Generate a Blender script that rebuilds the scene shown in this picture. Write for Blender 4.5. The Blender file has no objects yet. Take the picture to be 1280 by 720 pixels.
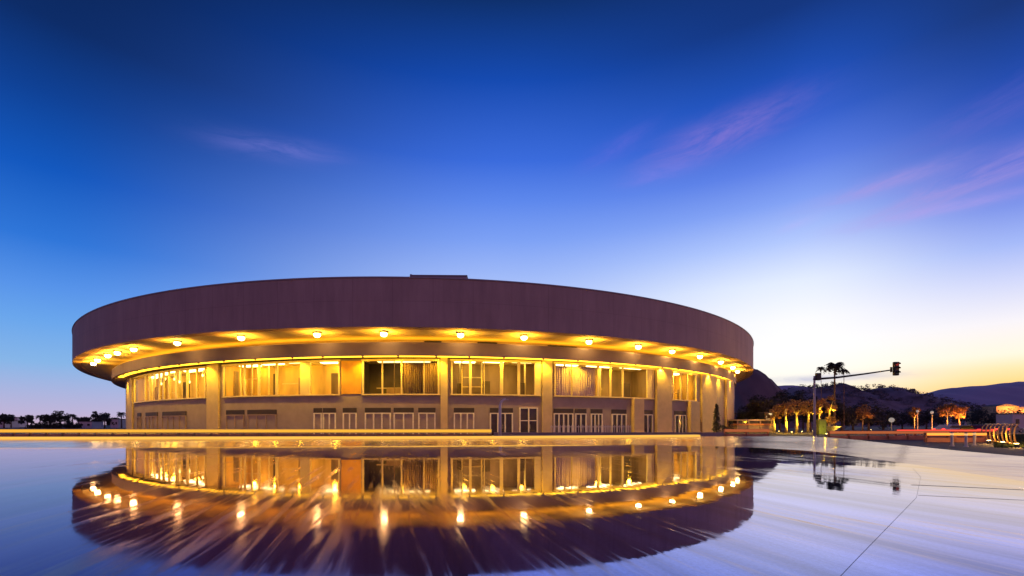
import bpy, math, random
from math import sin, cos, radians, pi, atan2, hypot
from mathutils import Vector, noise

random.seed(7)
scene = bpy.context.scene
COL = scene.collection

# ------------------------------------------------------------------ helpers
def lin(c):
    out = []
    for v in c:
        v /= 255.0
        out.append(v / 12.92 if v <= 0.04045 else ((v + 0.055) / 1.055) ** 2.4)
    return tuple(out) + (1.0,)

def mat(name, col, rough=0.7, var=0.15, scale=3.0, bump=0.0, metal=0.0, col2=None, detail=5, stretch=None, ior=None):
    m = bpy.data.materials.new(name); m.use_nodes = True
    nt = m.node_tree; N = nt.nodes; L = nt.links
    b = N['Principled BSDF']
    tc = N.new('ShaderNodeTexCoord')
    src = tc.outputs['Object']
    if stretch:
        mp = N.new('ShaderNodeMapping'); mp.inputs['Scale'].default_value = stretch
        L.new(src, mp.inputs[0]); src = mp.outputs[0]
    nz = N.new('ShaderNodeTexNoise'); nz.inputs['Scale'].default_value = scale; nz.inputs['Detail'].default_value = detail
    L.new(src, nz.inputs['Vector'])
    mx = N.new('ShaderNodeMix'); mx.data_type = 'RGBA'
    c1 = tuple(v * (1 - var) for v in col[:3]) + (1,)
    c2 = tuple(min(1, v * (1 + var)) for v in (col2 or col)[:3]) + (1,)
    mr = N.new('ShaderNodeMapRange'); mr.inputs[1].default_value = 0.3; mr.inputs[2].default_value = 0.7
    L.new(nz.outputs[0], mr.inputs[0]); L.new(mr.outputs[0], mx.inputs[0])
    mx.inputs[6].default_value = c1; mx.inputs[7].default_value = c2
    L.new(mx.outputs[2], b.inputs['Base Color'])
    b.inputs['Roughness'].default_value = rough
    b.inputs['Metallic'].default_value = metal
    if ior: b.inputs['IOR'].default_value = ior
    if bump:
        bp = N.new('ShaderNodeBump'); bp.inputs['Strength'].default_value = bump; bp.inputs['Distance'].default_value = 0.05
        L.new(nz.outputs[0], bp.inputs['Height']); L.new(bp.outputs[0], b.inputs['Normal'])
    return m

def emit(name, col, strength):
    m = bpy.data.materials.new(name); m.use_nodes = True
    b = m.node_tree.nodes['Principled BSDF']
    b.inputs['Base Color'].default_value = (0.06, 0.05, 0.04, 1)
    b.inputs['Emission Color'].default_value = tuple(col[:3]) + (1,)
    b.inputs['Emission Strength'].default_value = strength
    return m

def glass(name, tint=(1, 1, 1), refl=0.1):
    m = bpy.data.materials.new(name); m.use_nodes = True
    nt = m.node_tree; N = nt.nodes; L = nt.links
    for n in list(N): N.remove(n)
    o = N.new('ShaderNodeOutputMaterial'); mx = N.new('ShaderNodeMixShader')
    tr = N.new('ShaderNodeBsdfTransparent'); tr.inputs[0].default_value = tint + (1,)
    gl = N.new('ShaderNodeBsdfGlossy'); gl.inputs['Roughness'].default_value = 0.05
    lw = N.new('ShaderNodeLayerWeight'); lw.inputs[0].default_value = refl
    L.new(lw.outputs[0], mx.inputs[0]); L.new(tr.outputs[0], mx.inputs[1]); L.new(gl.outputs[0], mx.inputs[2])
    L.new(mx.outputs[0], o.inputs[0])
    return m

class MB:
    def __init__(s): s.v = []; s.f = []
    def quad(s, a, b, c, d):
        n = len(s.v); s.v += [tuple(a), tuple(b), tuple(c), tuple(d)]; s.f.append((n, n + 1, n + 2, n + 3))
    def tri(s, a, b, c):
        n = len(s.v); s.v += [tuple(a), tuple(b), tuple(c)]; s.f.append((n, n + 1, n + 2))
    def box(s, c, d, rz=0.0, taper=1.0):
        x, y, z = c; a, b, h = d[0] / 2, d[1] / 2, d[2] / 2
        cr, sr = cos(rz), sin(rz); n = len(s.v)
        for k, zz in ((1, -h), (taper, h)):
            for px, py in ((-a, -b), (a, -b), (a, b), (-a, b)):
                px *= k; py *= k
                s.v.append((x + px * cr - py * sr, y + px * sr + py * cr, z + zz))
        for q in ((3, 2, 1, 0), (4, 5, 6, 7), (0, 1, 5, 4), (1, 2, 6, 5), (2, 3, 7, 6), (3, 0, 4, 7)):
            s.f.append(tuple(n + i for i in q))
        return s
    def tube(s, pts, rads, n=8, caps=True):
        pts = [Vector(p) for p in pts]
        if not isinstance(rads, (list, tuple)): rads = [rads] * len(pts)
        base = len(s.v); prev = None
        for i, p in enumerate(pts):
            t = (pts[min(i + 1, len(pts) - 1)] - pts[max(i - 1, 0)]).normalized()
            if prev is None:
                u = t.orthogonal().normalized()
            else:
                u = (prev - t * prev.dot(t)).normalized()
            prev = u; w = t.cross(u)
            for k in range(n):
                a = 2 * pi * k / n
                s.v.append(tuple(p + (u * cos(a) + w * sin(a)) * rads[i]))
        for i in range(len(pts) - 1):
            for k in range(n):
                a = base + i * n + k; b = base + i * n + (k + 1) % n
                s.f.append((a, b, b + n, a + n))
        if caps:
            s.f.append(tuple(base + k for k in range(n))[::-1])
            s.f.append(tuple(base + (len(pts) - 1) * n + k for k in range(n)))
        return s
    def lathe(s, c, prof, n=16):
        base = len(s.v)
        for r, z in prof:
            for k in range(n):
                a = 2 * pi * k / n; s.v.append((c[0] + r * cos(a), c[1] + r * sin(a), c[2] + z))
        for i in range(len(prof) - 1):
            for k in range(n):
                a = base + i * n + k; b = base + i * n + (k + 1) % n
                s.f.append((a, b, b + n, a + n))
        s.f.append(tuple(base + k for k in range(n))[::-1])
        s.f.append(tuple(base + (len(prof) - 1) * n + k for k in range(n)))
        return s
    def prism(s, outline, y0, y1):          # outline in (x, z), extruded along y
        n = len(outline); b = len(s.v)
        for y in (y0, y1):
            for x, z in outline: s.v.append((x, y, z))
        s.f.append(tuple(range(b, b + n))); s.f.append(tuple(range(b + 2 * n - 1, b + n - 1, -1)))
        for i in range(n):
            j = (i + 1) % n; s.f.append((b + i, b + n + i, b + n + j, b + j))
        return s
    def build(s, name, m, parent=None, smooth=False, bevel=0.0):
        me = bpy.data.meshes.new(name); me.from_pydata(s.v, [], s.f); me.update()
        me.materials.append(m)
        if smooth:
            for p in me.polygons: p.use_smooth = True
        o = bpy.data.objects.new(name, me); COL.objects.link(o)
        if parent is not None: o.parent = parent
        if bevel:
            md = o.modifiers.new('bevel', 'BEVEL'); md.width = bevel; md.segments = 2; md.limit_method = 'ANGLE'
        return o

def tag(o, label, cat, group=None):
    o['label'] = label; o['category'] = cat
    if group: o['group'] = group
    return o
def thing(name, loc, label, cat, group=None, rz=0.0):
    o = bpy.data.objects.new(name, None); COL.objects.link(o)
    o.location = loc; o.rotation_euler = (0, 0, rz); o.empty_display_size = 0.3
    return tag(o, label, cat, group)
def struct(o, kind='structure'):
    o['kind'] = kind; return o
def copy_tree(o, parent=None):
    c = o.copy(); COL.objects.link(c); c.parent = parent
    for ch in list(o.children): copy_tree(ch, c)
    return c
def lamp(name, loc, watts, col, r=0.2, parent=None):
    l = bpy.data.lights.new(name, 'POINT'); l.energy = watts; l.color = col; l.shadow_soft_size = r
    o = bpy.data.objects.new(name, l); COL.objects.link(o); o.location = loc
    if parent is not None: o.parent = parent
    return o

G = -1.15                                     # street level (the wet plaza is at z = 0)
F = 571.07
def X(px, Y): return (px - 640.0) / F * Y     # bearing -> metres to the right at distance Y

# ------------------------------------------------------------------ camera
cam = bpy.data.cameras.new('camera'); co = bpy.data.objects.new('camera', cam); COL.objects.link(co)
cam.sensor_width = 36.0; cam.lens = F / 1280 * 36.0
cam.shift_y = 171.0 / 1280.0
cam.clip_start = 0.02; cam.clip_end = 20000
co.location = (0, 0, 0.25); co.rotation_euler = (pi / 2, 0, 0)
scene.camera = co

# ------------------------------------------------------------------ world
SUN_AZ = 52.0
w = bpy.data.worlds.new('World'); scene.world = w; w.use_nodes = True
nt = w.node_tree; N = nt.nodes; L = nt.links
for n in list(N): N.remove(n)
wo = N.new('ShaderNodeOutputWorld'); bg = N.new('ShaderNodeBackground'); L.new(bg.outputs[0], wo.inputs[0])
tc = N.new('ShaderNodeTexCoord'); sx = N.new('ShaderNodeSeparateXYZ'); L.new(tc.outputs['Generated'], sx.inputs[0])
def M(op, a, b=None, c=None, clamp=False):
    n = N.new('ShaderNodeMath'); n.operation = op; n.use_clamp = clamp
    for i, v in enumerate((a, b, c)):
        if v is None: continue
        if isinstance(v, (int, float)): n.inputs[i].default_value = v
        else: L.new(v, n.inputs[i])
    return n.outputs[0]
elev = M('MULTIPLY', M('ARCSINE', sx.outputs[2]), 180 / pi)          # degrees
az = M('MULTIPLY', M('ARCTAN2', sx.outputs[0], sx.outputs[1]), 180 / pi)
ep = M('DIVIDE', elev, 60.0, clamp=True)
def ramp(stops):
    r = N.new('ShaderNodeValToRGB'); L.new(ep, r.inputs[0]); e = r.color_ramp.elements
    r.color_ramp.interpolation = 'LINEAR'
    while len(e) < len(stops): e.new(0.5)
    for el, (d, c) in zip(e, stops): el.position = min(1, d / 60.0)
    for el, (d, c) in zip(e, stops): el.color = lin(c)
    return r.outputs[0]
sky_stops = {
 -46: [(0,(200,172,195)),(1,(190,180,216)),(3,(168,180,224)),(5.5,(132,180,232)),(9,(104,165,236)),(12,(84,146,233)),(16,(42,116,216)),(21.5,(8,86,190)),(27,(4,62,148)),(32,(3,40,102)),(45,(3,18,50)),(60,(2,12,36))],
 0: [(0,(232,196,200)),(6,(216,220,250)),(12,(196,212,252)),(17.8,(160,186,248)),(22,(124,160,244)),(26,(92,135,236)),(30,(56,106,220)),(37,(14,72,176)),(43,(5,44,106)),(52,(4,26,70)),(60,(3,18,50))],
 32: [(0,(255,214,150)),(2.5,(255,238,200)),(4.3,(255,252,238)),(7.7,(255,255,255)),(11,(250,251,255)),(15,(226,236,255)),(19,(176,199,254)),(22.7,(128,160,244)),(26,(90,126,230)),(29.5,(48,95,206)),(32.6,(20,78,186)),(38,(8,50,126)),(50,(4,28,76)),(60,(3,18,50))],
 49: [(0,(250,160,80)),(2,(252,190,105)),(3.4,(253,210,130)),(4.8,(254,230,178)),(6,(252,245,226)),(8.7,(241,241,249)),(12,(204,214,251)),(15,(158,182,248)),(18,(118,144,234)),(21,(78,110,216)),(24,(42,90,196)),(26.8,(14,72,176)),(32,(8,48,118)),(45,(4,26,70)),(60,(3,18,50))],
 110: [(0,(240,170,150)),(6,(225,165,185)),(14,(175,150,215)),(25,(90,110,195)),(40,(26,60,130)),(60,(5,20,55))],
 181: [(0,(205,132,140)),(8,(196,126,150)),(20,(150,104,150)),(35,(84,76,140)),(60,(16,30,76))],
 -110: [(0,(160,115,150)),(6,(140,115,165)),(14,(85,100,170)),(25,(30,75,150)),(40,(8,40,95)),(60,(3,18,50))],
}
order = [-46, 0, 32, 49, 110, 181]
outs = {k: ramp(v) for k, v in sky_stops.items()}
def mixc(fac, a, b):
    m = N.new('ShaderNodeMix'); m.data_type = 'RGBA'; m.clamp_factor = True
    L.new(fac, m.inputs[0]); L.new(a, m.inputs[6]); L.new(b, m.inputs[7]); return m.outputs[2]
def sstep(v, a, b):
    m = N.new('ShaderNodeMapRange'); m.interpolation_type = 'SMOOTHSTEP'
    L.new(v, m.inputs[0]); m.inputs[1].default_value = a; m.inputs[2].default_value = b; return m.outputs[0]
cur = outs[-46]
for a, b in zip(order[:-1], order[1:]): cur = mixc(sstep(az, a, b), cur, outs[b])
cur = mixc(sstep(az, -46, -110), cur, outs[-110])
cur = mixc(sstep(az, -110, -181), cur, outs[181])
# wispy cirrus, each a soft streak in the sky (azimuth, elevation, tilt, half length, half width, strength)
cmb = N.new('ShaderNodeCombineXYZ'); L.new(az, cmb.inputs[0]); L.new(elev, cmb.inputs[1])
def cloud(col_in, A, E0, tilt, su, sv, k, col, seed):
    da = M('SUBTRACT', az, A); de = M('SUBTRACT', elev, E0); c, s = cos(radians(tilt)), sin(radians(tilt))
    u = M('ADD', M('MULTIPLY', da, c), M('MULTIPLY', de, s)); v = M('SUBTRACT', M('MULTIPLY', de, c), M('MULTIPLY', da, s))
    xy = N.new('ShaderNodeCombineXYZ'); L.new(M('MULTIPLY', u, 0.16), xy.inputs[0]); L.new(M('MULTIPLY', v, 0.75), xy.inputs[1]); xy.inputs[2].default_value = seed
    nz = N.new('ShaderNodeTexNoise'); nz.inputs['Scale'].default_value = 1.0; nz.inputs['Detail'].default_value = 8; nz.inputs['Roughness'].default_value = 0.68
    nz.inputs['Distortion'].default_value = 0.6
    L.new(xy.outputs[0], nz.inputs['Vector'])
    g = M('EXPONENT', M('MULTIPLY', M('ADD', M('POWER', M('ABSOLUTE', M('DIVIDE', u, su)), 2.4), M('POWER', M('ABSOLUTE', M('DIVIDE', v, sv)), 2.0)), -1.0))
    m = M('MULTIPLY', M('MULTIPLY', g, sstep(nz.outputs[0], 0.18, 0.74)), k, clamp=True)
    rgb = N.new('ShaderNodeRGB'); rgb.outputs[0].default_value = lin(col)
    return mixc(m, col_in, rgb.outputs[0])
for args in ((-27.0, 28.2, 5, 6.0, 0.9, .40, (135, 132, 222), 1.3),
             (24.5, 29.9, 8, 7.5, 1.5, .56, (158, 128, 214), 4.1),
             (18.0, 27.6, 4, 4.0, 0.7, .45, (135, 130, 232), 7.7),
             (13.0, 30.6, 20, 4.0, 0.9, .35, (118, 112, 225), 9.9),
             (39.0, 22.2, 4, 5.5, 0.7, .58, (178, 152, 224), 3.6),
             (45.0, 20.6, 9, 8.0, 1.1, .58, (180, 152, 222), 5.2),
             (42.5, 19.0, -2, 6.0, 0.45, .55, (185, 160, 235), 2.9),
             (32.0, 20.4, 10, 1.8, 0.4, .40, (182, 182, 248), 8.4),
             (48.0, 25.5, 10, 9.0, 1.5, .35, (112, 105, 205), 6.1),
             (35.0, 4.75, 0, 6.0, 0.42, .75, (150, 160, 210), 11.0)):
    cur = cloud(cur, *args)
nis = N.new('ShaderNodeTexSky'); nis.sky_type = 'NISHITA'; nis.sun_disc = False
nis.sun_elevation = radians(1.0); nis.sun_rotation = radians(SUN_AZ)
sc_ = N.new('ShaderNodeVectorMath'); sc_.operation = 'SCALE'; L.new(nis.outputs[0], sc_.inputs[0]); sc_.inputs['Scale'].default_value = 0.01
ad = N.new('ShaderNodeVectorMath'); ad.operation = 'ADD'; L.new(cur, ad.inputs[0]); L.new(sc_.outputs[0], ad.inputs[1])
L.new(ad.outputs[0], bg.inputs[0]); bg.inputs[1].default_value = 1.0

sun = bpy.data.lights.new('sun', 'SUN'); sun.energy = 0.25; sun.angle = radians(8); sun.color = (1.0, 0.62, 0.38)
so = bpy.data.objects.new('sun', sun); COL.objects.link(so)
d = Vector((sin(radians(SUN_AZ)) * cos(radians(2.5)), cos(radians(SUN_AZ)) * cos(radians(2.5)), sin(radians(2.5))))
so.rotation_euler = d.to_track_quat('Z', 'Y').to_euler(); so.location = d * 100

# ------------------------------------------------------------------ materials
GOLD = (1.0, 0.44, 0.015); GOLD2 = (1.0, 0.58, 0.03)
m_fascia = mat('fascia_render', (0.47, 0.33, 0.305), 0.75, 0.05, 0.25, 0.03)
def fascia_mat(m):
    nt = m.node_tree; N = nt.nodes; L = nt.links; b = N['Principled BSDF']
    old = b.inputs['Base Color'].links[0].from_socket
    tc = N.new('ShaderNodeTexCoord'); sp = N.new('ShaderNodeSeparateXYZ'); L.new(tc.outputs['Object'], sp.inputs[0])
    def ma(op, a, b_=None):
        n = N.new('ShaderNodeMath'); n.operation = op
        for i, v in enumerate((a, b_)):
            if v is None: continue
            if isinstance(v, (int, float)): n.inputs[i].default_value = v
            else: L.new(v, n.inputs[i])
        return n.outputs[0]
    ang = ma('MULTIPLY', ma('ARCTAN2', ma('SUBTRACT', sp.outputs[0], -27.66), ma('SUBTRACT', sp.outputs[1], 170.0)), 180 / pi)
    fr = ma('FRACT', ma('DIVIDE', ma('ADD', ang, 720.0), 2.25))
    joint = ma('LESS_THAN', fr, .012)
    hj = ma('LESS_THAN', ma('ABSOLUTE', ma('SUBTRACT', sp.outputs[2], 14.6)), .02)
    cb = N.new('ShaderNodeCombineXYZ'); L.new(ma('MULTIPLY', ang, 1.6), cb.inputs[0]); L.new(ma('MULTIPLY', sp.outputs[2], .10), cb.inputs[1])
    nz = N.new('ShaderNodeTexNoise'); nz.inputs['Scale'].default_value = 1.0; nz.inputs['Detail'].default_value = 6; nz.inputs['Roughness'].default_value = .65; L.new(cb.outputs[0], nz.inputs['Vector'])
    st = N.new('ShaderNodeMapRange'); L.new(nz.outputs[0], st.inputs[0]); st.inputs[1].default_value = .35; st.inputs[2].default_value = .75; st.inputs[3].default_value = 1.06; st.inputs[4].default_value = .80
    fac = ma('MULTIPLY', st.outputs[0], ma('SUBTRACT', 1.0, ma('MULTIPLY', ma('MAXIMUM', joint, hj), .22)))
    vm = N.new('ShaderNodeVectorMath'); vm.operation = 'SCALE'; L.new(old, vm.inputs[0]); L.new(fac, vm.inputs['Scale'])
    L.new(vm.outputs[0], b.inputs['Base Color'])
m_soffit = mat('soffit_plaster', (0.62, 0.54, 0.42), 0.7, 0.12, 0.35, 0.05)
fascia_mat(m_fascia)
m_band = mat('band_render', (0.36, 0.26, 0.235), 0.75, 0.06, 0.7, 0.03)
m_wall = mat('wall_render', (0.36, 0.285, 0.26), 0.8, 0.10, 0.8, 0.05)
m_upper = mat('upper_wall', (0.60, 0.50, 0.36), 0.8, 0.10, 0.8, 0.05)
m_column = mat('column_plaster', (0.66, 0.50, 0.25), 0.7, 0.08, 1.2, 0.05)
m_frame = mat('frame_paint', (0.80, 0.64, 0.28), 0.45, 0.05, 2.0)
m_panel = mat('ochre_panel', (0.80, 0.40, 0.03), 0.6, 0.08, 1.5)
m_dark = mat('dark_opening', (0.03, 0.025, 0.03), 0.5, 0.2, 2.0)
m_doorframe = mat('door_frame_paint', (0.88, 0.80, 0.66), 0.5, 0.08, 2.0)
m_doorglass = mat('door_glass', (0.05, 0.04, 0.05), 0.12, 0.3, 1.2)
m_transom = mat('transom_board', (0.05, 0.035, 0.035), 0.6, 0.2, 1.2)
m_roof = mat('roof_felt', (0.12, 0.11, 0.12), 0.9, 0.15, 0.5)
m_unit = mat('unit_metal', (0.34, 0.30, 0.36), 0.5, 0.1, 1.0)
m_glass = glass('window_glass', (0.95, 0.93, 0.88), 0.06)
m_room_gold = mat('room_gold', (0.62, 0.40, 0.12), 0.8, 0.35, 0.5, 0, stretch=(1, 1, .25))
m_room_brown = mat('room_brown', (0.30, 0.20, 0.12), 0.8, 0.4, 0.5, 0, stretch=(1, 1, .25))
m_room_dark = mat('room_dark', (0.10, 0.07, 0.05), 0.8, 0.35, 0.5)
m_room_ceil = mat('room_ceiling', (0.75, 0.66, 0.45), 0.8, 0.08, 1.0)
m_curtain = mat('curtain_cloth', (0.75, 0.60, 0.58), 0.9, 0.15, 1.2, 0.15, stretch=(3, 3, .2))
e_bulb = emit('bulb_glow', (1.0, 0.66, 0.20), 40.0)
e_ceil = emit('ceiling_lamp_glow', (1.0, 0.80, 0.30), 9.0)
e_pend = emit('pendant_glow', (1.0, 0.72, 0.2), 5.0)
m_housing = mat('housing_metal', (0.35, 0.30, 0.24), 0.5, 0.1, 3)

# ------------------------------------------------------------------ the ground
m_ground = mat('ground_earth', (0.10, 0.08, 0.07), 0.9, 0.3, 0.05, 0.1)
gm = MB(); R = 9000
gm.quad((-R, -R, G - .012), (R, -R, G - .012), (R, R, G - .012), (-R, R, G - .012))
struct(gm.build('ground', m_ground))
m_asph = mat('asphalt', (0.085, 0.068, 0.062), 0.85, 0.25, 1.5, 0.1)
m_pave = mat('pavement_concrete', (0.30, 0.25, 0.21), 0.75, 0.15, 1.0, 0.08)
rd = MB(); rd.quad((-140, 14, G), (140, 14, G), (140, 46, G), (-140, 46, G)); struct(rd.build('road', m_asph))
pv = MB(); pv.box((-30, 52.2, G - .06), (116, 10.4, .36)); struct(pv.build('pavement', m_pave, bevel=.03))
fc = MB(); fc.quad((-150, 57.45, G + .004), (27, 57.45, G + .004), (34, 160, G + .004), (-150, 160, G + .004)); struct(fc.build('forecourt', m_pave))
m_line = mat('road_paint', (0.75, 0.72, 0.66), 0.6, 0.12, 4)
ln = MB()
for i in range(-14, 15): ln.quad((i * 8, 29.9, G + .004), (i * 8 + 4, 29.9, G + .004), (i * 8 + 4, 30.05, G + .004), (i * 8, 30.05, G + .004))
struct(ln.build('road_marking', m_line))

# wet plaza ---------------------------------------------------------
def spline(pts, n=10):
    out = []
    for i in range(len(pts) - 1):
        p0 = Vector(pts[max(i - 1, 0)]); p1 = Vector(pts[i]); p2 = Vector(pts[i + 1]); p3 = Vector(pts[min(i + 2, len(pts) - 1)])
        for k in range(n):
            t = k / n
            out.append(0.5 * ((2 * p1) + (-p0 + p2) * t + (2 * p0 - 5 * p1 + 4 * p2 - p3) * t * t + (-p0 + 3 * p1 - 3 * p2 + p3) * t ** 3))
    out.append(Vector(pts[-1])); return out
RIM = .045                                    # the coping rises a little towards the outer edge
outer = spline([(-34, 6.4), (-18, 6.45), (-7.4, 6.55), (-3, 6.75), (0, 7.05), (3.0, 7.9), (4.5, 8.35), (5.15, 8.2), (5.15, 7.4), (4.68, 6.16), (3.86, 4.33), (3.38, 3.0), (3.1, 1.6), (3.0, 0), (3.0, -5)])
inner = spline([(-34, 4.8), (-18, 4.85), (-5.6, 4.95), (-2.6, 5.2), (0, 5.6), (1.7, 5.6), (2.5, 5.1), (2.8, 4.6), (2.8, 4.05), (2.68, 3.5), (2.55, 2.95), (2.28, 2.07), (2.1, 1.2), (2.05, 0), (2.05, -5)])
def wet(name, dry):
    m = bpy.data.materials.new(name); m.use_nodes = True
    nt = m.node_tree; N = nt.nodes; L = nt.links; b = N['Principled BSDF']
    tc = N.new('ShaderNodeTexCoord'); rot = N.new('ShaderNodeMapping'); rot.inputs['Rotation'].default_value = (0, 0, radians(-15.6))
    L.new(tc.outputs['Object'], rot.inputs[0])
    def nz(sc, detail, rough=.55, dist=0.0, base=rot.outputs[0]):
        mp = N.new('ShaderNodeMapping'); mp.inputs['Scale'].default_value = sc; L.new(base, mp.inputs[0])
        n = N.new('ShaderNodeTexNoise'); n.inputs['Scale'].default_value = 1; n.inputs['Detail'].default_value = detail
        n.inputs['Roughness'].default_value = rough; n.inputs['Distortion'].default_value = dist
        L.new(mp.outputs[0], n.inputs['Vector']); return n.outputs[0]
    def mr(v, a, b_, c, d_):
        n = N.new('ShaderNodeMapRange'); L.new(v, n.inputs[0])
        for i, q in enumerate((a, b_, c, d_)): n.inputs[i + 1].default_value = q
        return n.outputs[0]
    def ma(op, a, b_):
        n = N.new('ShaderNodeMath'); n.operation = op
        for i, v in enumerate((a, b_)):
            if isinstance(v, (int, float)): n.inputs[i].default_value = v
            else: L.new(v, n.inputs[i])
        return n.outputs[0]
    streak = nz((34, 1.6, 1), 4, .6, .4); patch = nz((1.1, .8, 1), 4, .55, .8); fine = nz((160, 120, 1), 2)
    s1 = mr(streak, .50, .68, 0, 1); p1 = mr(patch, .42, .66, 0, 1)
    film_haze = ma('MULTIPLY', s1, p1)
    if not dry:                               # wipe smears left of the middle, with the gold haze painted in
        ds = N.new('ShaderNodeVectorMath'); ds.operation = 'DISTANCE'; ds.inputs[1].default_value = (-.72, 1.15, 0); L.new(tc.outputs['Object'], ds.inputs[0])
        smear_haze = mr(ds.outputs['Value'], .22, 1.0, 1, 0)
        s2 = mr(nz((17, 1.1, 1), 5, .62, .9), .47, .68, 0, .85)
        film_haze = ma('MAXIMUM', film_haze, ma('MULTIPLY', ma('ADD', ma('MULTIPLY', s2, .78), .13), smear_haze))
    if dry:
        r = ma('ADD', mr(patch, .3, .7, .10, .18), ma('MULTIPLY', s1, .10))
    else:
        r = ma('ADD', ma('ADD', mr(patch, .4, .7, .012, .035), ma('MULTIPLY', film_haze, .28)), ma('MULTIPLY', s1, .02))
    L.new(r, b.inputs['Roughness'])
    if not dry:                               # reflection colour painted in: blue grey to the right, plum to the left
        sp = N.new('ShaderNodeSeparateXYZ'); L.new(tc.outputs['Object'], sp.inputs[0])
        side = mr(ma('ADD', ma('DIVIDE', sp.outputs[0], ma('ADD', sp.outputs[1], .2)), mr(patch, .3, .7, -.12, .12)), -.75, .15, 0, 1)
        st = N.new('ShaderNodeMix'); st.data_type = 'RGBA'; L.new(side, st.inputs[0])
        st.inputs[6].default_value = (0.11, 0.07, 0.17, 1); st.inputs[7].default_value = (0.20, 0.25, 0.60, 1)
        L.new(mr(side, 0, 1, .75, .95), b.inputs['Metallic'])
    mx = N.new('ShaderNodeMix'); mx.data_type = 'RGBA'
    L.new(film_haze if not dry else s1, mx.inputs[0])
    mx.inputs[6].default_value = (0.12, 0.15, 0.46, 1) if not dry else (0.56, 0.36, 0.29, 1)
    mx.inputs[7].default_value = (0.80, 0.54, 0.22, 1) if not dry else (0.74, 0.49, 0.38, 1)  # plaza film is gold: the reflected glow is painted into it
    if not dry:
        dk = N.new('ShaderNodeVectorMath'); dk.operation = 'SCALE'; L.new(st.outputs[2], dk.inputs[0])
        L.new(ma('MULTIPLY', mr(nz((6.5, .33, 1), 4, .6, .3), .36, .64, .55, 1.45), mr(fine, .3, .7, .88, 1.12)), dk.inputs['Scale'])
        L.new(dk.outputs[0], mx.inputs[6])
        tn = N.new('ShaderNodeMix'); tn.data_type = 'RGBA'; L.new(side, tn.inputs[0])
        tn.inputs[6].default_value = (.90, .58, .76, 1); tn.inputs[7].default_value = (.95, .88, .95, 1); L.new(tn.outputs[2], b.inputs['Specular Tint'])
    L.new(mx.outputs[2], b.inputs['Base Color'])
    b.inputs['IOR'].default_value = 1.6
    b.inputs['Specular Tint'].default_value = (.92, .80, .95, 1) if not dry else (1, .82, .74, 1)
    if dry: b.inputs['Metallic'].default_value = 0.55
    bp = N.new('ShaderNodeBump'); bp.inputs['Strength'].default_value = 1.0; bp.inputs['Distance'].default_value = 1.0
    h = ma('ADD', ma('MULTIPLY', streak, .00004), ma('MULTIPLY', nz((2.6, 1.2, 1), 2, .4), .0006 if not dry else .002))
    h = ma('ADD', h, ma('MULTIPLY', nz((9, .45, 1), 3, .5, .3), .00030))
    L.new(h, bp.inputs['Height']); L.new(bp.outputs[0], b.inputs['Normal'])
    return m
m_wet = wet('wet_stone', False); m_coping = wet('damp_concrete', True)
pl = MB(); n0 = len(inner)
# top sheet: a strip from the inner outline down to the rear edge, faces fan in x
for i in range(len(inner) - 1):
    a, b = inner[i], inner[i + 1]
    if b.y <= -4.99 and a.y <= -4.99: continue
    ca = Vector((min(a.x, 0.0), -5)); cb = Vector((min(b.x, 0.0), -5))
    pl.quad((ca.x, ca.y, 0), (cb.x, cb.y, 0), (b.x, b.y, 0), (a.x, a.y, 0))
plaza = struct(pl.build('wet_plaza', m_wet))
cp = MB()
def rimpt(p, q, r, z):                       # r metres in from the edge towards the inner outline
    v = (q - p); v = v.normalized() * r; return (p.x + v.x, p.y + v.y, z)
for i in range(len(outer) - 1):
    a, b = outer[i], outer[i + 1]; c, d_ = inner[i], inner[i + 1]
    prof = [(0.0, G), (0.0, RIM - .08), (.012, RIM - .035), (.04, RIM - .01), (.09, RIM)]
    for (r0, z0), (r1, z1) in zip(prof[:-1], prof[1:]):
        cp.quad(rimpt(b, d_, r0, z0), rimpt(a, c, r0, z0), rimpt(a, c, r1, z1), rimpt(b, d_, r1, z1))
    steps = [0, .3, .6, .85, 1.0]
    for q0, q1 in zip(steps[:-1], steps[1:]):
        z0, z1 = RIM * (1 - q0) ** 1.3, RIM * (1 - q1) ** 1.3
        pa, pb = Vector(rimpt(a, c, .09, 0)), Vector(rimpt(b, d_, .09, 0)); qa, qb = Vector((c.x, c.y, 0)), Vector((d_.x, d_.y, 0))
        f = lambda u, v, q, z: tuple(u.lerp(v, q).to_2d()) + (z,)
        cp.quad(f(pb, qb, q0, z0), f(pa, qa, q0, z0), f(pa, qa, q1, z1), f(pb, qb, q1, z1))
cp.build('coping', m_coping, plaza)
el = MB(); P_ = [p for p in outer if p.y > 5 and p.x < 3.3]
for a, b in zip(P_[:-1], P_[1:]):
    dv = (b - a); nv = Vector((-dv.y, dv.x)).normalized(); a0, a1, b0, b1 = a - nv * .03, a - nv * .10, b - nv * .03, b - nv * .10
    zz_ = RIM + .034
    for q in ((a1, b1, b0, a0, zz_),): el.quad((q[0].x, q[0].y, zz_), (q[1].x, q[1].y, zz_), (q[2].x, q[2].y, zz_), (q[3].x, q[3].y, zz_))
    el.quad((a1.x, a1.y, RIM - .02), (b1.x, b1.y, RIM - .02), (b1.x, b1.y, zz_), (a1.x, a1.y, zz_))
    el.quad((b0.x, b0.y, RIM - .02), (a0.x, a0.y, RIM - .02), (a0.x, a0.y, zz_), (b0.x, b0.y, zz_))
el.build('edge_glow', emit('edge_glow_gold', (1.0, 0.52, 0.07), 1.1), plaza)  # added glowing strip, stands in for the gold light along the rim
m_joint = mat('joint_mastic', (0.11, 0.10, 0.14), 0.6, .2, 20)
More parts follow.
